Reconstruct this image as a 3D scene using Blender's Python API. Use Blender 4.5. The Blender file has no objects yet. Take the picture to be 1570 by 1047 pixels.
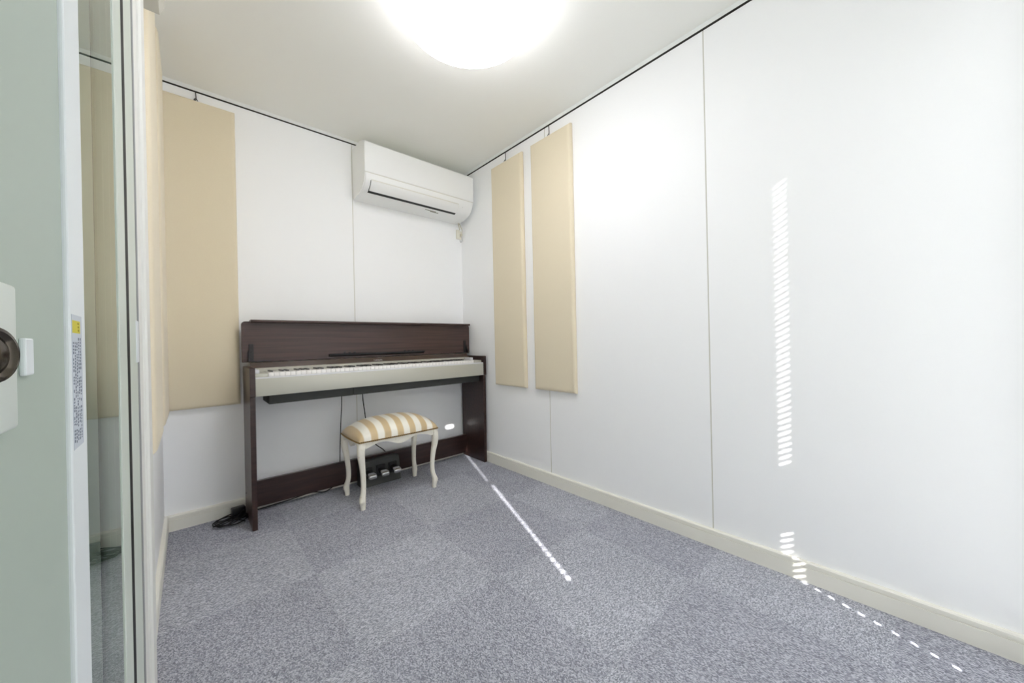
import bpy, bmesh, math, random
from mathutils import Vector, Matrix
random.seed(4)
S = bpy.context.scene
COL = S.collection
PI = math.pi

# ------------------------------------------------------------------ helpers
def lin(c):
    def f(v):
        v /= 255.0
        return v / 12.92 if v <= .04045 else ((v + .055) / 1.055) ** 2.4
    return (f(c[0]), f(c[1]), f(c[2]), 1.0)

def mat(name, rgb, rough=.5, spec=.5, metal=0.0, noise=None, bump=None, sheen=0.0, coat=0.0):
    m = bpy.data.materials.new(name); m.use_nodes = True
    nt = m.node_tree; b = nt.nodes['Principled BSDF']
    b.inputs['Base Color'].default_value = lin(rgb)
    b.inputs['Roughness'].default_value = rough
    b.inputs['Metallic'].default_value = metal
    b.inputs['Specular IOR Level'].default_value = spec
    b.inputs['Sheen Weight'].default_value = sheen
    b.inputs['Coat Weight'].default_value = coat
    tc = nt.nodes.new('ShaderNodeTexCoord')
    if noise:      # (scale xyz, second colour, detail, contrast lo, hi)
        mp = nt.nodes.new('ShaderNodeMapping'); mp.inputs['Scale'].default_value = noise[0]
        nt.links.new(tc.outputs['Object'], mp.inputs['Vector'])
        n = nt.nodes.new('ShaderNodeTexNoise'); n.inputs['Scale'].default_value = 1; n.inputs['Detail'].default_value = noise[2]
        nt.links.new(mp.outputs[0], n.inputs['Vector'])
        r = nt.nodes.new('ShaderNodeValToRGB')
        r.color_ramp.elements[0].position = noise[3]; r.color_ramp.elements[1].position = noise[4]
        r.color_ramp.elements[0].color = lin(noise[1]); r.color_ramp.elements[1].color = lin(rgb)
        nt.links.new(n.outputs['Fac'], r.inputs['Fac']); nt.links.new(r.outputs[0], b.inputs['Base Color'])
    if bump:       # (scale, strength, distance)
        n2 = nt.nodes.new('ShaderNodeTexNoise'); n2.inputs['Scale'].default_value = bump[0]; n2.inputs['Detail'].default_value = 3
        nt.links.new(tc.outputs['Object'], n2.inputs['Vector'])
        bp = nt.nodes.new('ShaderNodeBump'); bp.inputs['Strength'].default_value = bump[1]; bp.inputs['Distance'].default_value = bump[2]
        nt.links.new(n2.outputs['Fac'], bp.inputs['Height']); nt.links.new(bp.outputs[0], b.inputs['Normal'])
    return m

def box(bm, x0, x1, y0, y1, z0, z1, bev=0.0, seg=2, mi=0):
    r = bmesh.ops.create_cube(bm, size=1)
    vs = r['verts']
    for v in vs:
        v.co = Vector(((x0 + x1) / 2 + v.co.x * (x1 - x0), (y0 + y1) / 2 + v.co.y * (y1 - y0), (z0 + z1) / 2 + v.co.z * (z1 - z0)))
    fs = set(f for v in vs for f in v.link_faces)
    for f in fs: f.material_index = mi
    if bev:
        es = list(set(e for v in vs for e in v.link_edges))
        bmesh.ops.bevel(bm, geom=es, offset=bev, segments=seg, affect='EDGES', profile=.5, clamp_overlap=True)
    return vs

def prism(bm, pts, axis, a, b, mi=0):
    """closed polygon pts extruded along axis from a to b. axis x: pts=(y,z); y: (x,z); z: (x,y)"""
    def mk(p, t):
        return {'x': (t, p[0], p[1]), 'y': (p[0], t, p[1]), 'z': (p[0], p[1], t)}[axis]
    v0 = [bm.verts.new(mk(p, a)) for p in pts]; v1 = [bm.verts.new(mk(p, b)) for p in pts]
    n = len(pts); fs = [bm.faces.new(v0), bm.faces.new(v1)]
    for i in range(n): fs.append(bm.faces.new((v0[i], v0[(i + 1) % n], v1[(i + 1) % n], v1[i])))
    for f in fs: f.material_index = mi
    return fs

def loft(bm, rings, caps=True, mi=0):
    R = [[bm.verts.new(p) for p in r] for r in rings]; n = len(R[0])
    for a, b in zip(R, R[1:]):
        for i in range(n):
            f = bm.faces.new((a[i], a[(i + 1) % n], b[(i + 1) % n], b[i])); f.material_index = mi
    if caps:
        bm.faces.new(R[0][::-1]).material_index = mi; bm.faces.new(R[-1]).material_index = mi

def lathe(bm, prof, c, axis=Vector((0, 0, 1)), n=48):
    """prof: (r, h) along axis"""
    q = Vector((0, 0, 1)).rotation_difference(axis)
    loft(bm, [[Vector(c) + q @ Vector((r * math.cos(2 * PI * k / n), r * math.sin(2 * PI * k / n), h)) for k in range(n)] for r, h in prof])

def smooth_path(pts, k=6):
    P = [Vector(p) for p in pts]; out = []
    for i in range(len(P) - 1):
        p0 = P[max(i - 1, 0)]; p1 = P[i]; p2 = P[i + 1]; p3 = P[min(i + 2, len(P) - 1)]
        for j in range(k):
            t = j / k
            out.append(.5 * ((2 * p1) + (p2 - p0) * t + (2 * p0 - 5 * p1 + 4 * p2 - p3) * t * t + (3 * p1 - p0 - 3 * p2 + p3) * t ** 3))
    out.append(P[-1]); return out

def tube(bm, pts, r, n=8, k=6):
    P = smooth_path(pts, k) if k else [Vector(p) for p in pts]
    rings = []; up = Vector((.31, .17, .93)).normalized()
    for i, p in enumerate(P):
        d = (P[min(i + 1, len(P) - 1)] - P[max(i - 1, 0)]).normalized()
        a = d.cross(up)
        if a.length < 1e-4: a = d.cross(Vector((1, 0, 0)))
        a.normalize(); b = d.cross(a).normalized(); up = (-b if (-b).dot(up) > 0 else b)
        b = a.cross(d)
        rings.append([p + a * r * math.cos(2 * PI * j / n) + b * r * math.sin(2 * PI * j / n) for j in range(n)])
    loft(bm, rings)

def obj(name, bm, mats, parent=None, smooth=False):
    """link bm (world coordinates) as one mesh object; children are stored relative to the parent"""
    bmesh.ops.recalc_face_normals(bm, faces=bm.faces)
    if parent:
        inv = world(parent).inverted()
        bm.transform(inv)
    me = bpy.data.meshes.new(name); bm.to_mesh(me); bm.free()
    if not isinstance(mats, (list, tuple)): mats = [mats]
    for m in mats: me.materials.append(m)
    if smooth:
        me.shade_smooth()
        if smooth is not True: me.set_sharp_from_angle(angle=math.radians(smooth))
    o = bpy.data.objects.new(name, me); COL.objects.link(o)
    if parent: o.parent = parent
    return o

def world(o):
    M = Matrix.LocRotScale(o.location, o.rotation_euler, None)
    return world(o.parent) @ M if o.parent else M

def origin(o, p):
    """move a top-level mesh's origin to p without moving it"""
    o.data.transform(Matrix.Translation(-Vector(p))); o.location = p
    return o

def tag(o, label, cat, group=None):
    o['label'] = label; o['category'] = cat
    if group: o['group'] = group
    return o

def thing(name, label, cat, loc, group=None):
    o = bpy.data.objects.new(name, None); COL.objects.link(o); o.location = loc
    o.empty_display_size = .05
    return tag(o, label, cat, group)

def struct(name, bm, m, parent=None, smooth=False):
    o = obj(name, bm, m, parent, smooth)
    if not parent: o['kind'] = 'structure'
    return o

B = bmesh.new

# ------------------------------------------------------------------ numbers of the room (metres)
XR, XL = 1.64, -.102        # right / left wall faces
YB, YF = 2.42, -.24         # back / front wall faces
H = 2.20

# ------------------------------------------------------------------ materials
M_wall = mat('wall_vinyl', (250, 251, 252), .6, .3, bump=(420, .06, .002))
M_groove = mat('wall_joint', (210, 208, 198), .7, .2)
M_ceil = mat('ceiling_vinyl', (241, 241, 236), .8, .2, bump=(260, .15, .002))
M_slot = mat('rail_slot_shadow', (74, 72, 68), .8, .1)
M_trim = mat('rail_white', (232, 234, 232), .45, .4)
M_skirt = mat('skirting_cream', (238, 236, 226), .45, .4)
M_fabric = mat('beige_fabric', (233, 222, 197), .85, .2, sheen=.25, bump=(900, .25, .001), noise=((700, 700, 700), (226, 214, 188), 2, .35, .65))
M_wood = mat('rosewood', (64, 44, 40), .3, .5, noise=((6, 60, 60), (44, 30, 28), 5, .3, .7), bump=(350, .05, .001))
M_wood_h = mat('rosewood_long_grain', (82, 62, 57), .36, .5, noise=((3, 70, 110), (62, 46, 43), 5, .3, .7))
M_silver = mat('piano_silver', (196, 195, 184), .38, .5, metal=.25)
M_silver_l = mat('piano_silver_light', (222, 222, 226), .35, .5, metal=.2)
M_darkbox = mat('charcoal_plastic', (62, 64, 62), .55, .4, bump=(500, .1, .001))
M_black = mat('black_plastic', (22, 22, 23), .4, .5)
M_rubber = mat('black_cable_rubber', (20, 20, 21), .5, .4)
M_key_w = mat('white_key_plastic', (242, 241, 238), .25, .5)
M_key_b = mat('black_key_plastic', (20, 19, 22), .3, .5)
M_steel = mat('steel', (200, 200, 200), .25, .5, metal=1)
M_dsteel = mat('dark_steel', (60, 58, 58), .4, .5, metal=.7)
M_brass = mat('antique_brass', (176, 146, 92), .35, .5, metal=.9)
M_ivory = mat('ivory_paint', (241, 237, 224), .45, .4, noise=((90, 90, 60), (222, 214, 193), 4, .26, .40))
M_ac = mat('aircon_plastic', (243, 244, 243), .35, .5)
M_ac_line = mat('aircon_seam', (222, 220, 212), .5, .4)
M_ac_grey = mat('aircon_print', (196, 197, 198), .5, .4)
M_dark = mat('dark_slot', (48, 49, 50), .6, .3)
M_plug = mat('outlet_plastic', (232, 229, 216), .45, .4)
M_cord_w = mat('white_cord', (214, 209, 192), .5, .4)
M_sash = mat('sash_white', (226, 232, 234), .4, .5)
M_sash_g = mat('sash_grey_green', (172, 184, 174), .5, .4)
M_frame = mat('frame_offwhite', (230, 231, 226), .45, .4)
M_frame_gl = mat('frame_pale_green', (206, 214, 204), .4, .4)
M_gasket = mat('rubber_gasket', (20, 22, 22), .6, .3)
M_back = mat('outer_sash_grey', (150, 158, 148), .5, .4)
M_back_d = mat('outer_gap_dark', (66, 70, 70), .6, .3)
M_label = mat('label_paper', (196, 203, 212), .5, .3)
M_label_y = mat('label_yellow', (206, 196, 60), .5, .3)
M_ink = mat('label_ink', (120, 128, 142), .6, .2)
M_ink_y = mat('label_ink_olive', (150, 140, 50), .6, .2)
M_logo = mat('logo_print', (206, 204, 200), .4, .4)
M_rail_b = mat('blind_cassette_beige', (196, 193, 182), .5, .4)
M_blind = mat('blind_slats_white', (225, 226, 226), .5, .4)
def translucent(m, amount, col):
    nt = m.node_tree; L = nt.links.new; b = nt.nodes['Principled BSDF']; out = nt.nodes['Material Output']
    t = nt.nodes.new('ShaderNodeBsdfTranslucent'); t.inputs[0].default_value = (*col, 1)
    x = nt.nodes.new('ShaderNodeMixShader'); x.inputs[0].default_value = amount
    L(b.outputs[0], x.inputs[1]); L(t.outputs[0], x.inputs[2]); L(x.outputs[0], out.inputs[0])
M_slat = mat('blind_slats_translucent', (232, 233, 233), .5, .3)
translucent(M_slat, .115, (.95, .955, 1.0))

def stripe_mat():
    m = bpy.data.materials.new('striped_satin'); m.use_nodes = True
    nt = m.node_tree; b = nt.nodes['Principled BSDF']
    tc = nt.nodes.new('ShaderNodeTexCoord'); sx = nt.nodes.new('ShaderNodeSeparateXYZ')
    nt.links.new(tc.outputs['Object'], sx.inputs[0])
    nz = nt.nodes.new('ShaderNodeTexNoise'); nz.inputs['Scale'].default_value = 7
    nt.links.new(tc.outputs['Object'], nz.inputs['Vector'])
    w = nt.nodes.new('ShaderNodeMath'); w.operation = 'MULTIPLY_ADD'; w.inputs[1].default_value = .010
    nt.links.new(nz.outputs['Fac'], w.inputs[0]); nt.links.new(sx.outputs['X'], w.inputs[2])
    a = nt.nodes.new('ShaderNodeMath'); a.operation = 'MULTIPLY'; a.inputs[1].default_value = 2 * PI / .0735
    nt.links.new(w.outputs[0], a.inputs[0])
    s = nt.nodes.new('ShaderNodeMath'); s.operation = 'COSINE'; nt.links.new(a.outputs[0], s.inputs[0])
    r = nt.nodes.new('ShaderNodeMapRange'); r.inputs['From Min'].default_value = -.25; r.inputs['From Max'].default_value = .25
    nt.links.new(s.outputs[0], r.inputs['Value'])
    mx = nt.nodes.new('ShaderNodeMix'); mx.data_type = 'RGBA'
    mx.inputs['A'].default_value = lin((246, 242, 231)); mx.inputs['B'].default_value = lin((212, 188, 146))
    nt.links.new(r.outputs[0], mx.inputs['Factor']); nt.links.new(mx.outputs['Result'], b.inputs['Base Color'])
    b.inputs['Roughness'].default_value = .45; b.inputs['Sheen Weight'].default_value = .2
    return m
M_stripe = stripe_mat()

def carpet_mat():
    m = bpy.data.materials.new('carpet_tiles'); m.use_nodes = True
    nt = m.node_tree; b = nt.nodes['Principled BSDF']; L = nt.links.new
    N = lambda t: nt.nodes.new('ShaderNode' + t)
    tc = N('TexCoord')
    # lay of each 50 cm tile (chequered quarter turns)
    off = N('Mapping'); off.inputs['Location'].default_value = (-.35 + 10, -2.056 + 10, .25)
    L(tc.outputs['Object'], off.inputs['Vector'])
    ck = N('TexChecker'); ck.inputs['Scale'].default_value = 2.0
    ck.inputs['Color1'].default_value = (1, 1, 1, 1); ck.inputs['Color2'].default_value = (0, 0, 0, 1)
    L(off.outputs[0], ck.inputs['Vector'])
    def fleck(sc, detail):
        mp = N('Mapping'); mp.inputs['Scale'].default_value = sc; L(tc.outputs['Object'], mp.inputs['Vector'])
        n = N('TexNoise'); n.inputs['Scale'].default_value = 1; n.inputs['Detail'].default_value = detail; n.inputs['Roughness'].default_value = .6
        L(mp.outputs[0], n.inputs['Vector']); return n
    def loops(sc):
        mp = N('Mapping'); mp.inputs['Scale'].default_value = sc; L(tc.outputs['Object'], mp.inputs['Vector'])
        v = N('TexVoronoi'); v.inputs['Scale'].default_value = 1; L(mp.outputs[0], v.inputs['Vector'])
        sp = N('SeparateColor'); L(v.outputs['Color'], sp.inputs[0]); return sp
    na = loops((230, 380, 60)); nb = loops((380, 230, 60))
    mixn = N('Mix'); mixn.data_type = 'FLOAT'
    L(ck.outputs['Fac'], mixn.inputs['Factor']); L(na.outputs[0], mixn.inputs['A']); L(nb.outputs[0], mixn.inputs['B'])
    ramp = N('ValToRGB'); e = ramp.color_ramp.elements
    e[0].position = .0; e[0].color = lin((128, 130, 139)); e[1].position = 1.0; e[1].color = lin((206, 208, 216))
    x = e.new(.5); x.color = lin((167, 169, 179))
    L(mixn.outputs['Result'], ramp.inputs['Fac'])
    # shading of the turned pile painted as tile tint, plus broad mottling
    tint = N('Mix'); tint.data_type = 'RGBA'
    tint.inputs['A'].default_value = (1.0, 1.0, 1.0, 1); tint.inputs['B'].default_value = (.89, .885, .90, 1)
    L(ck.outputs['Fac'], tint.inputs['Factor'])
    big = fleck((2.2, 2.2, 2.2), 2)
    bm_ = N('MapRange'); bm_.inputs['From Min'].default_value = .3; bm_.inputs['From Max'].default_value = .7
    bm_.inputs['To Min'].default_value = .93; bm_.inputs['To Max'].default_value = 1.06
    L(big.outputs['Fac'], bm_.inputs['Value'])
    mul = N('Mix'); mul.data_type = 'RGBA'; mul.blend_type = 'MULTIPLY'; mul.inputs['Factor'].default_value = 1
    L(ramp.outputs[0], mul.inputs['A']); L(tint.outputs['Result'], mul.inputs['B'])
    sc = N('VectorMath'); sc.operation = 'SCALE'; L(mul.outputs['Result'], sc.inputs[0]); L(bm_.outputs[0], sc.inputs['Scale'])
    L(sc.outputs[0], b.inputs['Base Color'])
    b.inputs['Roughness'].default_value = .95; b.inputs['Specular IOR Level'].default_value = .1
    return m
M_carpet = carpet_mat()

def glass_mat(name='pane_glass', tint=(.93, .97, .95, 1)):
    m = bpy.data.materials.new(name); m.use_nodes = True
    nt = m.node_tree; nt.nodes.remove(nt.nodes['Principled BSDF']); L = nt.links.new
    out = nt.nodes['Material Output']
    t = nt.nodes.new('ShaderNodeBsdfTransparent'); t.inputs[0].default_value = tint
    g = nt.nodes.new('ShaderNodeBsdfGlossy'); g.inputs['Roughness'].default_value = 0; g.inputs[0].default_value = (.97, 1, .98, 1)
    f = nt.nodes.new('ShaderNodeFresnel'); f.inputs[0].default_value = 1.55
    x = nt.nodes.new('ShaderNodeMixShader')
    L(f.outputs[0], x.inputs[0]); L(t.outputs[0], x.inputs[1]); L(g.outputs[0], x.inputs[2]); L(x.outputs[0], out.inputs[0])
    return m
M_glass = glass_mat(); M_glass_w = glass_mat('window_glass', (.97, .97, .97, 1))

def emit_mat(name, rgb, st):
    m = bpy.data.materials.new(name); m.use_nodes = True
    b = m.node_tree.nodes['Principled BSDF']
    b.inputs['Base Color'].default_value = (.9, .9, .9, 1)
    b.inputs['Emission Color'].default_value = (*rgb, 1); b.inputs['Emission Strength'].default_value = st
    return m
LAMP = 11.0
M_lamp_side = emit_mat('lamp_side_glow', (.965, .955, 1.0), 3.4)
M_lamp = emit_mat('lamp_diffuser_glow', (.965, .955, 1.0), LAMP)

# ------------------------------------------------------------------ room shell
def wall_profile(t0, t1, seams, w=.0042, d=.0015):
    """run along the wall with small vertical joints; returns (t, depth) points, depth>0 goes into the wall"""
    p = [(t0, 0)]
    for s in seams: p += [(s - w / 2, 0), (s - w / 2, d), (s + w / 2, d), (s + w / 2, 0)]
    return p + [(t1, 0)]

def paint_joints(bm, axis, face, sign):
    for f in bm.faces:
        c = f.calc_center_median()
        v = c.x if axis == 'x' else c.y
        if .0005 < (v - face) * sign < .006 and abs(f.normal.z) < .5: f.material_index = 1

bm = B(); box(bm, XL - .10, XR + .12, YF - .14, YB + .12, -.1, 0); struct('floor', bm, M_carpet)
bm = B(); box(bm, XL - .25, XR + .12, YF - .14, YB + .12, H, H + .1); struct('ceiling', bm, M_ceil)
ZT = 2.176    # top of wall panels, under the picture rail slot
bm = B(); pr = wall_profile(YF - .14, YB + .12, [-.33 + .0, .585, 1.50])
prism(bm, [(XR + d, t) for t, d in pr] + [(XR + .1, YB + .12), (XR + .1, YF - .14)], 'z', 0, ZT)
paint_joints(bm, 'x', XR, 1); struct('wall_right', bm, [M_wall, M_groove])
bm = B(); pr = wall_profile(XL, XR, [.803])
prism(bm, [(t, YB + d) for t, d in pr] + [(XR, YB + .1), (XL, YB + .1)], 'z', 0, ZT)
paint_joints(bm, 'y', YB, 1); struct('wall_back', bm, [M_wall, M_groove])

# left wall: solid beyond the sliding door, plus the strip over it
DY0, DY1, DZ = -.10, 1.27, 1.80        # door opening along Y and its head height
bm = B()
prism(bm, [(DY1, 0), (YB, 0), (YB, ZT), (YF, ZT), (YF, 0), (DY0, 0), (DY0, DZ), (DY1, DZ)], 'x', XL - .1, XL)
struct('wall_left', bm, M_wall)

# front wall with the window behind the camera
WX0, WX1, WZ0, WZ1 = .25, 1.58, .05, 1.98
bm = B()
xs = [XL, WX0, WX1, XR]; zs = [0, WZ0, WZ1, ZT]
def grid_wall(bm, y0, y1):
    G = {}
    for k, y in enumerate((y0, y1)):
        for i, x in enumerate(xs):
            for j, z in enumerate(zs): G[i, j, k] = bm.verts.new((x, y, z))
    for i in range(3):
        for j in range(3):
            if (i, j) == (1, 1): continue
            for k in (0, 1): bm.faces.new((G[i, j, k], G[i + 1, j, k], G[i + 1, j + 1, k], G[i, j + 1, k]))
    for i in range(3):
        bm.faces.new((G[i, 0, 0], G[i + 1, 0, 0], G[i + 1, 0, 1], G[i, 0, 1])); bm.faces.new((G[i, 3, 0], G[i + 1, 3, 0], G[i + 1, 3, 1], G[i, 3, 1]))
        bm.faces.new((G[0, i, 0], G[0, i + 1, 0], G[0, i + 1, 1], G[0, i, 1])); bm.faces.new((G[3, i, 0], G[3, i + 1, 0], G[3, i + 1, 1], G[3, i, 1]))
    bm.faces.new((G[1, 1, 0], G[2, 1, 0], G[2, 1, 1], G[1, 1, 1])); bm.faces.new((G[1, 2, 0], G[2, 2, 0], G[2, 2, 1], G[1, 2, 1]))
    bm.faces.new((G[1, 1, 0], G[1, 2, 0], G[1, 2, 1], G[1, 1, 1])); bm.faces.new((G[2, 1, 0], G[2, 2, 0], G[2, 2, 1], G[2, 1, 1]))
grid_wall(bm, YF, YF - .10); struct('wall_front', bm, M_wall)

# picture rails round the top of the walls: white lip over a dark hanging slot
def rail(name, axis, face, sg, a, b):
    z0, z1, lip = 2.1808, H, .009
    bm = B()
    P = lambda d, z: (face + sg * d, z)      # d>0 towards the room
    pts = [P(-.02, ZT), P(-.02, z1), P(lip, z1), P(lip, z0 + .002), P(lip - .002, z0), P(-.012, z0), P(-.012, ZT)]
    fs = prism(bm, pts, 'y' if axis == 'x' else 'x', a, b)
    for f in bm.faces:
        c = f.calc_center_median(); d = ((c.x if axis == 'x' else c.y) - face) * sg
        if c.z < z0 + .0005 and d < .005 : f.material_index = 1
    struct(name, bm, [M_trim, M_slot])
rail('trim_1', 'x', XR, -1, YF, YB); rail('trim_2', 'y', YB, -1, XL, XR)
rail('trim_3', 'x', XL, 1, YF, YB); rail('trim_4', 'y', YF, 1, XL, XR)

# skirting boards with a cap line
def skirting(name, axis, face, sg, a, b, t=.015):
    bm = B(); P = lambda d, z: (face + sg * d, z)
    pts = [P(0, 0), P(t, 0), P(t, .0525), P(t - .003, .0535), P(t - .003, .0555), P(t, .0565), P(t, .069), P(t - .004, .073), P(0, .073)]
    prism(bm, pts, 'y' if axis == 'x' else 'x', a, b)
    struct(name, bm, M_skirt)
skirting('baseboard_right', 'x', XR, -1, YF, YB); skirting('baseboard_back', 'y', YB, -1, XL + .015, XR - .015, .022)
skirting('baseboard_left', 'x', XL, 1, DY1 + .07, YB)

# ------------------------------------------------------------------ window and venetian blind behind the camera
w1 = bpy.data.objects.new('window_1', None); COL.objects.link(w1); w1.location = ((WX0 + WX1) / 2, YF - .08, WZ0); w1['kind'] = 'structure'
bm = B()
for a in ((WX0, WX1, WZ0, WZ0 + .035), (WX0, WX1, WZ1 - .035, WZ1), (WX0, WX0 + .035, WZ0, WZ1), (WX1 - .035, WX1, WZ0, WZ1)):
    box(bm, a[0], a[1], YF - .10, YF - .07, a[2], a[3], .002)
obj('window_frame', bm, M_sash, w1)
bm = B(); box(bm, WX0 + .03, WX1 - .03, YF - .088, YF - .084, WZ0 + .03, WZ1 - .03); obj('window_pane', bm, M_glass_w, w1)

YBL = YF - .015
bl = thing('venetian_blind', 'closed white venetian blind hanging in the front window', 'blind', ((WX0 + WX1) / 2, YBL, WZ1 - .04))
bm = B(); PITCH = .022
holes = []      # (x centre, width, z from, z to, height)
xs_b = [WX0 + .002]
ROWS = int((WZ1 - .05 - (WZ0 + .012)) / PITCH)
def hole_in_row(z):
    r = []
    if .655 < z < 1.185: r.append((.590, .018, .012))
    elif 1.225 < z < 1.60: r.append((.580, .012, .009))
    if .11 < z < .50 or .735 < z < 1.795: r.append((1.410, .0115, .0085))
    if abs(z - 1.812) < .011: r.append((.447, .062, .013))  # extra wide gap, made up to throw a sun spot on the back wall
    return sorted(r)
z = WZ0 + .012
for i in range(ROWS):
    z0, z1 = z, z + PITCH; zc = (z0 + z1) / 2
    hs = hole_in_row(zc); x = WX0 + .002
    def quad(a, b, c, d):
        bm.faces.new([bm.verts.new(v) for v in ((a, YBL, c), (b, YBL, c), (b, YBL, d), (a, YBL, d))])
    for (hx, hw, hh) in hs:
        quad(x, hx - hw / 2, z0, z1)
        quad(hx - hw / 2, hx + hw / 2, z0, zc - hh / 2); quad(hx - hw / 2, hx + hw / 2, zc + hh / 2, z1)
        x = hx + hw / 2
    quad(x, WX1 - .002, z0, z1)
    z += PITCH
bmesh.ops.remove_doubles(bm, verts=bm.verts, dist=1e-5)
o = obj('slats', bm, M_slat, bl); o['kind'] = 'stuff'
bm = B(); box(bm, WX0, WX1, YBL - .012, YBL + .012, z - .004, WZ1, .002); obj('head_rail', bm, M_blind, bl)
bm = B(); box(bm, WX0, WX1, YBL - .008, YBL + .008, WZ0, WZ0 + .014, .002); obj('bottom_rail', bm, M_blind, bl)

# ------------------------------------------------------------------ sliding glass door in the left wall
d1 = bpy.data.objects.new('door_1', None); COL.objects.link(d1); d1.location = (XL, .6, 0); d1['kind'] = 'structure'
DT = DZ - .02
# fixed near leaf (plain grey face with the lock)
bm = B(); box(bm, -.125, -.0785, DY0 + .02, .62, .012, DT, .001); leaf = obj('door_leaf', bm, M_sash_g, d1)
# sliding leaf: stiles, rails, panes
S0, S1 = .477, .854
bm = B(); box(bm, -.1215, -.075, S0, .537, .012, DT, .0022, 3); st = obj('door_stile', bm, M_sash, d1); st['label'] = 'white door stile carrying a printed label'
st.data.transform(Matrix.Translation((.0, 0, 0)))
bm = B(); box(bm, -.1215, -.075, .7720, S1, .012, DT, .002, 3); obj('door_stile', bm, M_frame_gl, d1)
for a, b in ((.012, .06), (DT - .06, DT)):
    bm = B(); box(bm, -.1215, -.076, .537, .7720, a, b, .002); obj('door_rail', bm, M_sash, d1)
bm = B(); box(bm, -.0795, -.0765, .536, .7730, .058, DT - .058); obj('glass_pane', bm, M_glass, d1)
# what stands close behind the pane: an outer leaf of boards with dark gaps
bm = B(); box(bm, -.190, -.180, .50, 1.26, .012, DT); obj('outer_panel', bm, M_back, d1)
for ra, rb, mm in ((.1397, .1325, M_back_d), (.1140, .1100, M_back_d), (.0995, .0965, M_back_d)):
    bm = B(); X = -.150; box(bm, X - .012, X, -X / ra if ra else 0, -X / rb, .012, DT); obj('outer_mullion', bm, mm, d1)
# jamb side: black gasket, then the stepped white frame
bm = B(); box(bm, -.13, -.0752, S1 + .001, .891, .012, DT); obj('gasket', bm, M_gasket, d1)
bm = B(); box(bm, -.13, -.0752, .8915, 1.010, .006, DT, .001); obj('frame_post', bm, M_frame_gl, d1)
bm = B(); box(bm, -.13, -.0768, 1.012, 1.060, .006, DT, .001); obj('frame_post', bm, M_frame, d1)
bm = B(); box(bm, -.13, -.0750, 1.026, 1.046, .006, DT, .0005); obj('seal_strip', bm, mat('seal_grey', (150, 152, 152), .6, .3), d1)
bm = B(); box(bm, -.13, -.0735, .985, 1.018, .855, .935, .001); obj('strike_plate', bm, M_sash, d1)
bm = B(); box(bm, -.13, -.081, 1.055, 1.20, .006, DT, .001); obj('frame_post', bm, M_frame, d1)
bm = B()
prism(bm, [(-.14, 1.20), (-.0835, 1.20), (-.0835, 1.204), (-.078, 1.206), (-.078, 1.212), (-.0735, 1.215), (-.0735, 1.30), (-.102, 1.342), (-.14, 1.342)], 'z', 0, DZ)
obj('door_casing', bm, M_frame, d1)
bm = B(); box(bm, -.14, -.076, DY0, 1.342, DZ - .02, DZ + .05, .003); obj('door_head', bm, M_frame, d1)
bm = B(); box(bm, -.19, -.076, DY0, 1.26, 0, .012, .001); obj('door_sill', bm, M_frame, d1)
bm = B(); box(bm, -.20, -.19, DY0 - .1, 1.35, 0, DZ + .1); obj('outer_shutter', bm, M_back, d1)

# lock on the near leaf
bm = B()
box(bm, -.0790, -.0738, .290, .3455, .8365, .9180, .0022, 3)
lp = obj('lock_plate', bm, mat('lock_plate_pale', (206, 214, 208), .4, .5), d1, smooth=35); lp['label'] = 'pale lock plate'
bm = B(); box(bm, -.0785, -.0755, .368, .3835, .8650, .8885, .001, 2); obj('lock_catch', bm, M_sash, d1)
kc = Vector((-.0605, .2445, .879)); ax = Vector((.93, -.36, .02)).normalized()
bm = B(); lathe(bm, [(.0005, -.010), (.007, -.010), (.0100, -.006), (.0122, -.001), (.0122, .001), (.0113, .003), (.0098, .0035), (.0090, .0022), (.0085, .0018), (.006, .0032), (.0005, .0038)], kc, ax, 40)
kn = obj('lock_knob', bm, mat('knob_dark_chrome', (92, 86, 78), .22, .5, metal=1), lp, smooth=40); kn['label'] = 'dark chrome knob'
bm = B(); tube(bm, [kc + Vector((-.001, .007, 0)), kc + Vector((-.006, .02, 0)), kc + Vector((-.0155, .048, 0))], .0045, 12); obj('lock_stem', bm, M_dsteel, lp, smooth=True)

# printed label on the stile
YS = lambda r, x=-.0748: -x / r
ya, yb, za, zb = .4815, .5200, .7945, .9115
bm = B(); box(bm, -.0752, -.07478, ya, yb, za + .0, zb, 0)
lb = obj('printed_label', bm, M_label, d1); lb['label'] = 'pale printed label with a yellow field'
bm = B(); box(bm, -.0749, -.07470, ya + .002, yb - .007, .8955, .9065); obj('yellow_field', bm, M_label_y, lb)
bm = B()
for k in range(3): box(bm, -.0748, -.07464, ya + .022 - k * .0005, ya + .027, .8972 + k * .003, .8990 + k * .003)
o = obj('printed_marks', bm, M_ink_y, lb); o['kind'] = 'stuff'
bm = B(); rr = random.Random(3)
for c in range(5):
    y0 = ya + .003 + c * .0066; zz = .8915 - (0 if c > 2 else .004)
    while zz > za + .006:
        h = rr.uniform(.0012, .0026)
        if rr.random() < .86: box(bm, -.0748, -.07466, y0, y0 + rr.uniform(.0026, .0042), zz - h, zz)
        zz -= h + rr.uniform(.0006, .0012)
o = obj('printed_marks', bm, M_ink, lb); o['kind'] = 'stuff'

# cassette of a roller screen over the door head
bm = B()
prism(bm, [(-.100, 1.815), (-.0475, 1.815), (-.0385, 1.835), (-.0365, 1.85), (-.0365, 1.925), (-.0415, 1.935), (-.100, 1.935)], 'y', -.05, 1.40)
o = tag(obj('screen_cassette', bm, M_rail_b), 'grey-beige roller screen cassette over the sliding door, only its end in view', 'blind cassette')
origin(o, (-.07, .7, 1.815))

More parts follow.
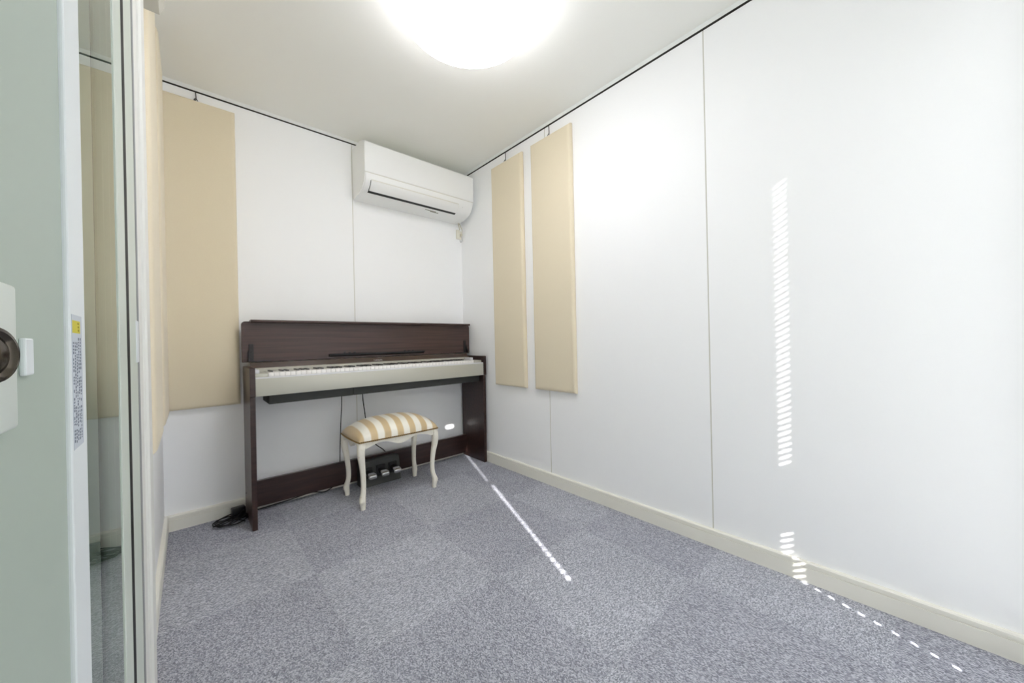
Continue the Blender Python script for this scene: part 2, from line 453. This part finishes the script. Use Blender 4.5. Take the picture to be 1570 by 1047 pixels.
# ------------------------------------------------------------------ ceiling lamp
lp_ = thing('ceiling_lamp', 'round white glowing ceiling lamp in the middle of the ceiling', 'ceiling lamp', (.80, 1.10, H))
R0 = .250
bm = B(); lathe(bm, [(.001, H - .001), (.17, H - .001), (.19, H - .03), (R0 - .006, H - .078), (R0 - .002, H - .088), (R0 - .004, H - .094), (.001, H - .094)], (.80, 1.10, 0), n=72); obj('upper_shade', bm, M_lamp_side, lp_, smooth=30)
prof = [(R0 - .006, H - .093), (R0, H - .096)]
for k in range(1, 13):
    a = k / 12 * PI / 2
    prof.append((R0 * math.cos(a) ** .55 if k < 12 else .001, H - .096 - .052 * math.sin(a)))
bm = B(); lathe(bm, prof, (.80, 1.10, 0), n=72); obj('lamp_shade', bm, M_lamp, lp_, smooth=50)

# ------------------------------------------------------------------ beige acoustic panels
def acoustic_panel(name_label, axis, face, sg, a0, a1, z0, z1, hook_at, th=.031, group='beige fabric acoustic panels', gap=.002, hook=True):
    """upholstered slab against a wall; axis is the wall's normal axis, sg points to the room"""
    c = (a0 + a1) / 2
    base = (face + sg * th / 2, c, z0) if axis == 'x' else (c, face + sg * th / 2, z0)
    t = thing('acoustic_panel', name_label, 'acoustic panel', base, group)
    f0, f1 = sorted((face + sg * gap, face + sg * th))
    bm = B()
    if axis == 'x': box(bm, f0, f1, a0, a1, z0, z1)
    else: box(bm, a0, a1, f0, f1, z0, z1)
    k = 0 if axis == 'x' else 1; front = face + sg * th
    fr = [e for e in bm.edges if all(abs(v.co[k] - front) < 1e-5 for v in e.verts)]
    bmesh.ops.bevel(bm, geom=fr, offset=.022, segments=6, affect='EDGES', profile=.55)
    ve = [e for e in bm.edges if abs(e.verts[0].co.z - e.verts[1].co.z) > .5 * (z1 - z0) and all(abs(v.co[k] - front) > th * .4 for v in e.verts)]
    bmesh.ops.bevel(bm, geom=ve, offset=.003, segments=2, affect='EDGES')
    obj('padded_face', bm, M_fabric, t, smooth=40)
    if hook:
        h = hook_at; d0 = .004; d1 = th * .45
        P = (lambda u, d, z: (face + sg * d, h + u, z)) if axis == 'x' else (lambda u, d, z: (h + u, face + sg * d, z))
        bm = B(); tube(bm, [P(0, -.008, 2.179), P(0, d0, 2.178), P(0, d0 + .002, 2.168), P(.0015, d0, z1 + .014), P(-.004, d1 * .8, z1 + .006), P(0, d1, z1 - .002)], .0022, 8)
        hk = obj('hanging_hook', bm, M_dsteel, t, smooth=True)
        bm = B(); tube(bm, [P(-.008, d1, z1 - .001), P(-.005, d1 * .8, z1 + .010), P(0, d1 * .6, z1 + .016), P(.005, d1 * .8, z1 + .010), P(.008, d1, z1 - .001)], .0016, 8)
        obj('hook_ring', bm, M_dsteel, hk, smooth=True)
    return t
acoustic_panel('narrow beige acoustic panel on the right wall, nearer the air conditioner and corner', 'x', XR, -1, 1.685, 1.998, .577, 2.108, 1.86)
acoustic_panel('beige acoustic panel on the right wall, on the side away from the air conditioner', 'x', XR, -1, 1.283, 1.603, .577, 2.108, 1.457)
acoustic_panel('beige acoustic panel on the back wall beside and partly behind the dark piano', 'y', YB, -1, -.093, .200, .578, 2.126, .044)
acoustic_panel('beige acoustic panel on the left wall seen almost edge-on in the corner', 'x', XL, 1, 1.93, 2.245, .578, 2.126, 2.08)
acoustic_panel('beige acoustic panel on the left wall right next to the door casing, seen edge-on', 'x', XL, 1, 1.45, 1.765, .578, 2.126, 1.6)

# ------------------------------------------------------------------ air conditioner
AX0, AX1 = .804, 1.604
ac = thing('air_conditioner', 'white wall-mounted air conditioner high on the back wall in the corner', 'air conditioner', ((AX0 + AX1) / 2, YB, 1.816))
low = [(2.199, 1.921), (2.200, 1.905), (2.207, 1.885), (2.218, 1.866), (2.236, 1.846), (2.256, 1.833), (2.285, 1.825), (2.418, 1.816)]
bm = B()
prism(bm, [(2.418, 2.140), (2.26, 2.140), (2.225, 2.126), (2.205, 2.104), (2.203, 2.09)] + low, 'x', AX0 + .002, AX1 - .002)
bmesh.ops.bevel(bm, geom=[e for e in bm.edges if abs(e.verts[0].co.x - e.verts[1].co.x) < 1e-5 and e.verts[0].co.y < 2.41 and e.verts[1].co.y < 2.41 ], offset=.006, segments=3, affect='EDGES', clamp_overlap=True)
body = obj('body', bm, M_ac, ac, smooth=30)
bm = B()
prism(bm, [(2.215, 2.108), (2.197, 2.1075), (2.1945, 2.104), (2.194, 1.930), (2.196, 1.9265), (2.215, 1.9265)], 'x', AX0, AX1)
bmesh.ops.bevel(bm, geom=[e for e in bm.edges if abs(e.verts[0].co.x - e.verts[1].co.x) < 1e-5], offset=.003, segments=2, affect='EDGES', clamp_overlap=True)
obj('front_panel', bm, M_ac, ac, smooth=30)
bm = B(); box(bm, AX0 + .003, AX1 - .003, 2.1985, 2.22, 1.9215, 1.9275); obj('panel_seam', bm, M_ac_line, ac)
# dark outlet mouth under the louver, and the curved louver itself
def off(pts, d):
    out = []
    for i, p in enumerate(pts):
        a = pts[max(i - 1, 0)]; b = pts[min(i + 1, len(pts) - 1)]
        t = Vector((b[0] - a[0], b[1] - a[1])).normalized(); n = Vector((t.y, -t.x))
        if n.x > 0: n = -n
        out.append((p[0] + n.x * d, p[1] + n.y * d))
    return out
lou = [(2.2072, 1.8835), (2.212, 1.874), (2.2185, 1.8645), (2.228, 1.853), (2.238, 1.8435), (2.249, 1.8355)]
mouth = [(2.240, 1.843), (2.249, 1.8355), (2.258, 1.8305), (2.269, 1.8275)]
LX0, LX1 = .846, 1.478
bm = B(); prism(bm, off(mouth, .0012) + off(mouth, -.012)[::-1], 'x', LX0 - .002, LX1 + .002)
obj('air_outlet', bm, M_dark, ac)
o1 = off(lou, .0052); o0 = off(lou, -.003)
bm = B(); prism(bm, o1 + o0[::-1], 'x', LX0, LX1)
obj('louver', bm, M_ac, ac, smooth=40)
for xx in (LX0 - .0028, LX1 + .0012):
    bm = B(); prism(bm, off(lou[:], .0018) + off(lou[:], -.002)[::-1], 'x', xx, xx + .0018); obj('louver_gap', bm, M_ac_line if xx > 1 else M_dark, ac)
bm = B(); prism(bm, off(lou[:2], .0012)[:1] + [(2.2045, 1.8895)] + [(2.210, 1.8895), (2.212, 1.8835)], 'x', LX0, LX1)
obj('louver_seam', bm, M_ac_line, ac)
bm = B()
for x0, x1, ya_, yb_ in ((1.255, 1.34, 2.290, 2.300), (1.30, 1.365, 2.300, 2.312)):
    zc = lambda y: 1.8247 - (y - 2.285) / .133 * .009
    vs = [bm.verts.new(v) for v in ((x0, ya_, zc(ya_) - .0008), (x1, ya_, zc(ya_) - .0008), (x1, yb_, zc(yb_) - .0008), (x0, yb_, zc(yb_) - .0008))]
    bm.faces.new(vs)
o = obj('printed_caution', bm, mat('caution_print', (150, 148, 138), .6, .3), ac)
o.modifiers.new('t', 'SOLIDIFY').thickness = .0004
for i, (x, z_) in enumerate(((1.512, 1.893), (1.530, 1.893), (1.556, 1.890), (1.512, 1.876))):
    yy = 2.2065 + (1.893 - z_) * .45
    bm = B(); box(bm, x, x + .010, yy - .0012, yy + .004, z_ - .003, z_ + .003, .0008); obj('indicator', bm, M_ac_grey, ac)

# outlet and plug under the air conditioner
ot = thing('wall_outlet', 'cream wall outlet with a plugged-in cord under the air conditioner', 'outlet', (1.605, YB, 1.69))
bm = B(); box(bm, 1.588, 1.612, YB - .018, YB, 1.700, 1.772, .003); obj('outlet_box', bm, M_plug, ot)
bm = B(); box(bm, 1.612, 1.633, YB - .014, YB, 1.700, 1.766, .003); obj('outlet_plate', bm, M_plug, ot)
bm = B(); box(bm, 1.616, 1.630, YB - .034, YB - .012, 1.720, 1.742, .004, 3); pg = obj('plug', bm, M_cord_w, ot, smooth=40)
bm = B(); tube(bm, [(1.623, YB - .030, 1.722), (1.624, YB - .032, 1.700), (1.627, YB - .026, 1.682), (1.618, YB - .02, 1.676), (1.612, YB - .02, 1.690)], .003, 8); obj('earth_wire', bm, M_ac_grey, pg, smooth=True)
bm = B(); tube(bm, [(1.623, YB - .030, 1.740), (1.626, YB - .032, 1.765), (1.618, YB - .03, 1.79), (1.600, YB - .028, 1.822)], .0035, 8); obj('cord', bm, M_cord_w, pg, smooth=True)
bm = B(); tube(bm, [(1.612, YB - .02, 1.768), (1.606, YB - .022, 1.79), (1.590, YB - .03, 1.824)], .004, 8); obj('cord', bm, M_cord_w, ot, smooth=True)

# ------------------------------------------------------------------ digital piano
PX0, PX1, PYF, PYB = .211, 1.622, 2.108, 2.396
pn = thing('digital_piano', 'dark brown digital piano with raised lid and silver front against the back wall', 'piano', ((PX0 + PX1) / 2, (PYF + PYB) / 2, 0))
TH = .022
def side(x0):
    bm = B()
    prism(bm, [(PYF + .012, 0), (PYB, 0), (PYB, .779), (PYF + .002, .779), (PYF - .001, .776), (PYF - .001, .642), (PYF + .012, .637)], 'x', x0, x0 + TH)
    bmesh.ops.bevel(bm, geom=list(bm.edges), offset=.0016, segments=2, affect='EDGES', clamp_overlap=True)
    return bm
sp = obj('side_panel', side(PX0), M_wood, pn, smooth=40)
bm = B(); lathe(bm, [(.0005, 0), (.004, 0), (.004, .002), (.0005, .003)], (PX0 + .0005, 2.345, .118), Vector((-1, 0, 0)), 16); obj('screw_cap', bm, M_black, sp)
obj('side_panel', side(PX1 - TH), M_wood, pn, smooth=40)
KX0, KX1 = PX0 + TH, PX1 - TH
bm = B(); box(bm, KX0, KX1, 2.128, PYB, .640, .715, .001); obj('key_bed', bm, M_darkbox, pn)
bm = B(); box(bm, KX0 + .0005, KX1 - .0005, 2.110, 2.127, .6405, .7255, .0015); ks = obj('key_slip', bm, M_silver, pn, smooth=40)
bm = B(); box(bm, KX0 + .0005, KX1 - .0005, 2.1105, 2.134, .7245, .7325, .002); obj('slip_cap', bm, M_silver_l, ks, smooth=40)
K0, K1 = .289, 1.533
bm = B(); box(bm, KX0 + .0005, K0 - .002, 2.134, 2.284, .715, .7485, .002); kb = obj('key_block', bm, M_silver, pn, smooth=40)
bm = B(); box(bm, KX0 + .0006, KX0 + .022, 2.15, 2.284, .748, .768, .003); obj('cheek_cap', bm, M_silver_l, kb, smooth=40)
bm = B(); box(bm, K1 + .002, KX1 - .0005, 2.134, 2.284, .715, .7485, .002); kb = obj('key_block', bm, M_silver, pn, smooth=40)
bm = B(); box(bm, KX1 - .050, KX1 - .028, 2.20, 2.284, .748, .768, .003); obj('cheek_cap', bm, M_silver_l, kb, smooth=40)
# 52 white and 36 black keys, each a key
NW = 52; pw = (K1 - K0) / NW
bm = B(); box(bm, K0 + .0005, K0 + pw - .0005, 2.136, 2.290, .728, .7505, .0012, 2)
k0 = obj('white_key', bm, M_key_w, pn, smooth=40)
for i in range(1, NW):
    c = k0.copy(); COL.objects.link(c); c.parent = pn; c.location = (i * pw, 0, 0)
bm = B()
prism(bm, [(2.198, .7495), (2.292, .7495), (2.292, .7570), (2.206, .7570), (2.201, .7562)], 'x', K0 + pw - .0052, K0 + pw + .0052)
bmesh.ops.bevel(bm, geom=list(bm.edges), offset=.001, segments=2, affect='EDGES', clamp_overlap=True)
kb0 = obj('black_key', bm, M_key_b, pn, smooth=40); first = True
names = 'ABCDEFG'
for i in range(NW - 1):
    if names[i % 7] in 'ACDFG':
        if first: first = False; assert i == 0; continue
        c = kb0.copy(); COL.objects.link(c); c.parent = pn; c.location = (i * pw, 0, 0)
# panel behind the keys and the board that carries the name
bm = B(); prism(bm, [(2.293, .715), (2.293, .764), (2.297, .768), (2.306, .769), (2.306, .715)], 'x', KX0, KX1); obj('control_panel', bm, M_silver, pn)
M_board = mat('glossy_brown_board', (74, 58, 50), .12, .6)
bm = B(); prism(bm, [(2.3065, .715), (2.3065, .769), (2.323, .797), (2.3965, .796), (2.3965, .715)], 'x', PX0 + .001 + TH, PX1 - TH - .001); nb_ = obj('name_board', bm, M_board, pn)
# maker's name in small pale capitals
cu = bpy.data.curves.new('name_lettering', 'FONT'); cu.body = 'YAMAHA'; cu.size = .0125; cu.extrude = .0003; cu.space_character = 1.15; cu.align_x = 'CENTER'
to = bpy.data.objects.new('tmp', cu); COL.objects.link(to)
dg = bpy.context.evaluated_depsgraph_get(); dg.update()
me = bpy.data.meshes.new_from_object(to.evaluated_get(dg)); bpy.data.objects.remove(to); me.name = 'name_lettering'
me.materials.clear(); me.materials.append(M_logo)
ang = math.atan2(.028, .0165)
lt = bpy.data.objects.new('name_lettering', me); COL.objects.link(lt); lt.parent = nb_
me.transform(Matrix.Translation((.905, 2.3100, .7750)) @ Matrix.Rotation(ang, 4, 'X') @ Matrix.Translation((0, 0, .0006)))
me.transform(world(pn).inverted())
# raised lid: upright board with rounded upper corners and a forward lip
def lidpoly(x0, x1, z0, z1, r):
    p = [(x0, z0), (x1, z0)]
    for cx, a0 in ((x1 - r, 0), (x0 + r, PI / 2)):
        for k in range(7):
            a = a0 + k / 6 * PI / 2; p.append((cx + r * math.cos(a), z1 - r + r * math.sin(a)))
    return p
bm = B(); prism(bm, lidpoly(.203, 1.630, .800, 1.014, .016), 'y', 2.328, 2.350)
bmesh.ops.bevel(bm, geom=list(bm.edges), offset=.0012, segments=1, affect='EDGES', clamp_overlap=True)
lid = obj('lid', bm, M_wood_h, pn, smooth=40)
bm = B(); prism(bm, [(2.352, 1.0085), (2.352, 1.020), (2.289, 1.0215), (2.286, 1.019), (2.286, 1.012), (2.290, 1.009), (2.318, 1.0085)], 'x', .2385, 1.612)
obj('lid_lip', bm, M_wood_h, lid, smooth=20)
for xa, xb in ((.232, .252), (1.575, 1.595)):
    bm = B(); box(bm, xa, xb, 2.3235, 2.3282, .806, .895, .001)
    stay = obj('lid_stay', bm, M_dsteel, lid)
    for zz in (.822, .850, .880):
        bm = B(); lathe(bm, [(.0005, 0), (.003, 0), (.0022, .0012), (.0005, .0015)], ((xa + xb) / 2, 2.3236, zz), Vector((0, -1, 0)), 12); obj('screw', bm, M_dsteel, stay)
    s = 1 if xa < 1 else -1; xm = (xa + xb) / 2
    bm = B(); prism(bm, [(2.3235, .862), (2.3235, .806), (2.300, .800), (2.296, .806), (2.316, .838)], 'x', xm - s * .0145, xm - s * .011); obj('stay_arm', bm, M_black, stay)
    bm = B(); x0, x1 = sorted((xm + s * .001, xm + s * .085)); box(bm, x0, x1, 2.318, 2.3282, .8005, .8055, .001); obj('hinge_leaf', bm, M_black, lid)
bm = B(); prism(bm, [(2.3275, .812), (2.3275, .828), (2.312, .8295), (2.309, .826), (2.310, .819), (2.322, .816)], 'x', .617, 1.236); mr = obj('music_rest', bm, M_black, pn)
for x in (.70, .73, .76, 1.09, 1.12, 1.15):
    bm = B(); box(bm, x, x + .012, 2.323, 2.3281, .829, .838, .001); obj('rest_clip', bm, M_dsteel, mr)
# under-box, pedal rail and pedals
bm = B(); box(bm, .293, .700, 2.160, 2.36, .591, .6405, .003); obj('speaker_box', bm, M_darkbox, pn, smooth=40)
bm = B(); box(bm, .701, KX1 - .001, 2.160, 2.36, .591, .6405, .003); obj('speaker_box', bm, M_darkbox, pn, smooth=40)
bm = B(); box(bm, KX0, KX1, 2.342, 2.364, .030, .167, .0012); obj('pedal_rail', bm, M_wood, pn)
pb = B()
prism(pb, [(2.262, 0), (2.3415, 0), (2.3415, .152), (2.300, .152), (2.290, .149), (2.268, .022)], 'x', .770, 1.022)
bmesh.ops.bevel(pb, geom=[e for e in pb.edges if e.verts[0].co.y < 2.31 or e.verts[1].co.y < 2.31], offset=.003, segments=2, affect='EDGES', clamp_overlap=True)
pbo = obj('pedal_box', pb, M_darkbox, pn, smooth=40)
for x in (.815, .893, .972):
    bm = B(); box(bm, x - .026, x + .026, 2.268, 2.284, .052, .118, .003); obj('pedal_slot', bm, M_black, pbo)
    rings = []
    for y, w, zt, zb in ((2.290, .022, .098, .078), (2.255, .023, .099, .076), (2.225, .027, .098, .072), (2.205, .029, .095, .068), (2.196, .026, .090, .068), (2.194, .022, .086, .070)):
        h = w / 1.15
        pts = []
        for k in range(16):
            a = 2 * PI * k / 16; ca, sa = math.cos(a), math.sin(a)
            pts.append((x + h * math.copysign(abs(ca) ** .5, ca), y, (zt + zb) / 2 + (zt - zb) / 2 * math.copysign(abs(sa) ** .5, sa)))
        rings.append(pts)
    bm = B(); loft(bm, rings); pd = obj('pedal', bm, M_black, pbo, smooth=50)
    bm = B(); loft(bm, [[(p[0] * 1.0, p[1], p[2]) for p in r] for r in [[(x + (q[0] - x) * 1.03, y_, (.080) + (q[2] - .080) * 1.06) for q in rings[i]] for i, y_ in ((2, 2.2225), (3, 2.205), (4, 2.1935), (5, 2.1915))]])
    pd['label'] = 'black pedal with a silver toe'
    tip = obj('pedal_toe', bm, M_steel, pbo, smooth=50)
# wires hanging from the key bed
bm = B(); tube(bm, [(.697, 2.37, .60), (.697, 2.376, .50), (.690, 2.378, .38), (.684, 2.378, .25), (.680, 2.374, .165), (.676, 2.372, .06)], .0026, 8); obj('power_cable', bm, M_rubber, pn, smooth=True)
bm = B(); tube(bm, [(.823, 2.37, .60), (.826, 2.376, .54), (.838, 2.378, .44), (.850, 2.378, .34), (.872, 2.378, .265), (.905, 2.376, .222), (.962, 2.370, .166), (.980, 2.37, .10)], .0030, 8); obj('pedal_cable', bm, M_rubber, pn, smooth=True)
bm = B(); tube(bm, [(.246, 2.372, .006), (.40, 2.374, .012), (.52, 2.372, .022), (.60, 2.373, .006), (.676, 2.372, .05)], .0028, 8); obj('power_cable', bm, M_rubber, pn, smooth=True)

# ------------------------------------------------------------------ power adapter on the floor
pa = thing('power_adapter', 'black power adapter with a coiled cable on the carpet beside the piano leg', 'power adapter', (.165, 2.345, 0))
bm = B(); box(bm, .146, .203, 2.312, 2.350, .004, .062, .005, 3)
bm.transform(Matrix.Translation((.172, 2.331, 0)) @ Matrix.Rotation(.12, 4, 'Z') @ Matrix.Translation((-.172, -2.331, 0)))
obj('adapter_body', bm, M_black, pa, smooth=40)
def loopy(cx, cy, rx, ry, ph, turns, z, seed, sk=0.0):
    r = random.Random(seed); p = []
    n = int(turns * 12)
    for i in range(n + 1):
        a = ph + 2 * PI * i / 12
        p.append((cx + (rx + r.uniform(-.007, .007)) * math.cos(a) + sk * math.sin(a), cy + (ry + r.uniform(-.006, .006)) * math.sin(a), z + .006 + .006 * math.sin(2.3 * a + seed) + i * .0005))
    return p
bm = B(); tube(bm, loopy(.142, 2.290, .064, .040, .4, 3.6, .003, 5, .012) + [(.178, 2.318, .03)], .0030, 8, 4); obj('adapter_cable', bm, M_rubber, pa, smooth=True)
bm = B(); tube(bm, [(.198, 2.325, .040), (.190, 2.295, .048), (.168, 2.280, .034), (.13, 2.270, .010), (.095, 2.285, .006), (.11, 2.330, .006), (.165, 2.300, .010), (.197, 2.262, .006)], .0028, 8); obj('adapter_cable', bm, M_rubber, pa, smooth=True)

# ------------------------------------------------------------------ stool
SX0, SX1, SY0, SY1 = .651, 1.132, 1.953, 2.265
st_ = thing('piano_stool', 'ivory cabriole-leg stool with a gold-striped cushion in front of the piano', 'stool', ((SX0 + SX1) / 2, (SY0 + SY1) / 2, 0))
scx, scy = (SX0 + SX1) / 2, (SY0 + SY1) / 2
hw, hd = (SX1 - SX0) / 2, (SY1 - SY0) / 2
# frame: apron boards with a scalloped lower edge
def apron(x0, x1, y0, y1, along):
    bm = B(); n = 28; top = .360; pts = []
    a0, a1 = (x0, x1) if along == 'x' else (y0, y1)
    for i in range(n + 1):
        t = i / n; d = .026 + .012 * math.cos(4 * PI * t) + .005 * math.exp(-((t - .5) / .1) ** 2)
        pts.append((a0 + (a1 - a0) * t, top - d))
    prism(bm, [(a0, top), ] + pts + [(a1, top)], 'y' if along == 'x' else 'x', *((y0, y1) if along == 'x' else (x0, x1)))
    return bm
obj('seat_rail', apron(SX0 + .02, SX1 - .02, SY0 + .010, SY0 + .030, 'x'), M_ivory, st_)
obj('seat_rail', apron(SX0 + .02, SX1 - .02, SY1 - .030, SY1 - .010, 'x'), M_ivory, st_)
obj('seat_rail', apron(SX0 + .010, SX0 + .030, SY0 + .02, SY1 - .02, 'y'), M_ivory, st_)
obj('seat_rail', apron(SX1 - .030, SX1 - .010, SY0 + .02, SY1 - .02, 'y'), M_ivory, st_)
# cabriole legs (z, outward offset along the diagonal, half width)
LEG = [(.360, .000, .0180), (.330, .005, .0190), (.300, .007, .0186), (.265, .003, .0168), (.225, -.004, .0146), (.185, -.009, .0132), (.145, -.012, .0126), (.110, -.0115, .0125),
       (.085, -.008, .0130), (.066, -.002, .0146), (.052, .001, .0160), (.040, .001, .0158), (.026, -.002, .0136), (.008, -.003, .0122), (0, -.003, .0118)]
def leg(cx, cy, sx, sy):
    bm = B(); rings = []
    P = [Vector(q) for q in LEG]; path = smooth_path(P, 3)
    for z, o_, r in path:
        ring = []
        for k in range(20):
            a = 2 * PI * k / 20; ca, sa = math.cos(a), math.sin(a)
            ring.append((cx + sx * o_ * .8 + r * math.copysign(abs(ca) ** .72, ca), cy + sy * o_ * .8 + r * math.copysign(abs(sa) ** .72, sa), max(z, 0)))
        rings.append(ring)
    loft(bm, rings); return bm
for sx, sy in ((-1, -1), (1, -1), (-1, 1), (1, 1)):
    obj('leg', leg(scx + sx * (hw - .0245), scy + sy * (hd - .0245), sx, sy), M_ivory, st_, smooth=60)
# cushion: crowned pad with rounded corners
bm = B(); NU, NV = 40, 28; G = {}
def sq(u, v):       # square -> rounded rectangle
    k = 1 - .035 * (u * u * v * v)
    return u * k, v * k
Z0, HC = .361, .090
for i in range(NU + 1):
    for j in range(NV + 1):
        u = -1 + 2 * i / NU; v = -1 + 2 * j / NV
        uu = math.copysign(1 - (1 - abs(u)) ** 1.35, u); vv = math.copysign(1 - (1 - abs(v)) ** 1.35, v)
        px, py = sq(uu, vv)
        hgt = (max(0, 1 - abs(uu) ** 2.7) ** .5) * (max(0, 1 - abs(vv) ** 2.7) ** .5)
        bul = 1 + .012 * math.sin(min(1, hgt * 2) * PI)
        G[i, j] = bm.verts.new((scx + hw * px * bul, scy + hd * py * bul, Z0 + .006 + HC * hgt))
for i in range(NU):
    for j in range(NV): bm.faces.new((G[i, j], G[i + 1, j], G[i + 1, j + 1], G[i, j + 1]))
edge = [G[i, 0] for i in range(NU)] + [G[NU, j] for j in range(NV)] + [G[i, NV] for i in range(NU, 0, -1)] + [G[0, j] for j in range(NV, 0, -1)]
low_ = [bm.verts.new((v.co.x, v.co.y, Z0 - .004)) for v in edge]
for i in range(len(edge)):
    j = (i + 1) % len(edge); bm.faces.new((edge[i], edge[j], low_[j], low_[i]))
bm.faces.new(low_)
cu_ = obj('cushion', bm, M_stripe, st_, smooth=60)
# brass tape and nail heads round its lower edge
loop = []
for i in range(0, 401):
    t = i / 400 * 4; s_ = int(t) % 4; f = t - int(t) if i < 400 else 0
    u, v = ((-1 + 2 * f, -1), (1, -1 + 2 * f), (1 - 2 * f, 1), (-1, 1 - 2 * f))[s_]
    px, py = sq(u, v); loop.append(Vector((scx + (hw + .0006) * px, scy + (hd + .0006) * py, Z0 + .001)))
bm = B(); n = 400; L0 = []
for p in loop[:400]:
    d = Vector((p.x - scx, p.y - scy, 0)); e = Vector((math.copysign(.0016, d.x), math.copysign(.0016, d.y), 0))
    L0.append([p + Vector((0, 0, -.0035)), p + e + Vector((0, 0, -.003)), p + e + Vector((0, 0, .003)), p + Vector((0, 0, .0035))])
V = [[bm.verts.new(q) for q in r] for r in L0]
for i in range(n):
    a, b = V[i], V[(i + 1) % n]
    for k in range(3): bm.faces.new((a[k], b[k], b[k + 1], a[k + 1]))
tape = obj('gimp_trim', bm, mat('bronze_gimp', (66, 50, 32), .6, .3), st_)
bm = B(); lathe(bm, [(.0038, -.0005), (.0037, .001), (.0028, .0026), (.0012, .0034), (.0002, .0035)], (0, 0, 0), Vector((0, 0, 1)), 10)
nail0 = None
meN = bpy.data.meshes.new('nailhead'); bmesh.ops.recalc_face_normals(bm, faces=bm.faces); bm.to_mesh(meN); bm.free(); meN.materials.append(M_brass); meN.shade_smooth()
Wst = world(st_).inverted()
def nail(p, nrm):
    o = bpy.data.objects.new('nailhead', meN); COL.objects.link(o); o.parent = st_
    o.location = Wst @ Vector(p); o.rotation_euler = nrm.to_track_quat('Z', 'Y').to_euler()
def side_pts(s_, n):
    out = []
    for k in range(n):
        f = (k + .5) / n; u, v = ((-1 + 2 * f, -1), (1, -1 + 2 * f), (1 - 2 * f, 1), (-1, 1 - 2 * f))[s_]
        px, py = sq(u, v); out.append(Vector((scx + (hw + .0022) * px, scy + (hd + .0022) * py, Z0 + .001)))
    return out
for s_, n_, nr in ((0, 44, Vector((0, -1, 0))), (3, 27, Vector((-1, 0, 0))), (1, 27, Vector((1, 0, 0)))):
    for p in side_pts(s_, n_): nail(p, nr)

# ------------------------------------------------------------------ light
sun = bpy.data.lights.new('sun', 'SUN'); sun.energy = 23; sun.angle = math.radians(.53); sun.color = (1, .97, .93)
so = bpy.data.objects.new('sun', sun); COL.objects.link(so)
dirv = Vector((.392, 1.0, -1.074 * .55)); so.rotation_euler = dirv.to_track_quat('-Z', 'Y').to_euler(); so.location = (-1, -4, 3)
W = bpy.data.worlds.new('sky'); S.world = W; W.use_nodes = True
bg = W.node_tree.nodes['Background']; bg.inputs[0].default_value = (.62, .78, 1, 1); bg.inputs[1].default_value = 1.0

# ------------------------------------------------------------------ camera
cam = bpy.data.cameras.new('camera'); co = bpy.data.objects.new('camera', cam); COL.objects.link(co)
cam.sensor_width = 36; cam.lens = 554.5 / 1570 * 36; cam.clip_start = .01; cam.clip_end = 50
Rm = Matrix.Rotation(math.radians(-41.75), 4, 'Z') @ Matrix.Rotation(PI / 2, 4, 'X') @ Matrix.Rotation(math.radians(-1.21), 4, 'Z')
co.matrix_world = Matrix.Translation((0, 0, .88)) @ Rm
S.camera = co
S.view_settings.view_transform = 'Standard'; S.view_settings.look = 'None'; S.view_settings.gamma = 1; S.view_settings.exposure = .33
S.view_settings.use_curve_mapping = False
S.cycles.sample_clamp_indirect = 6; S.cycles.max_bounces = 20; S.cycles.diffuse_bounces = 16; S.cycles.glossy_bounces = 6; S.cycles.transparent_max_bounces = 12
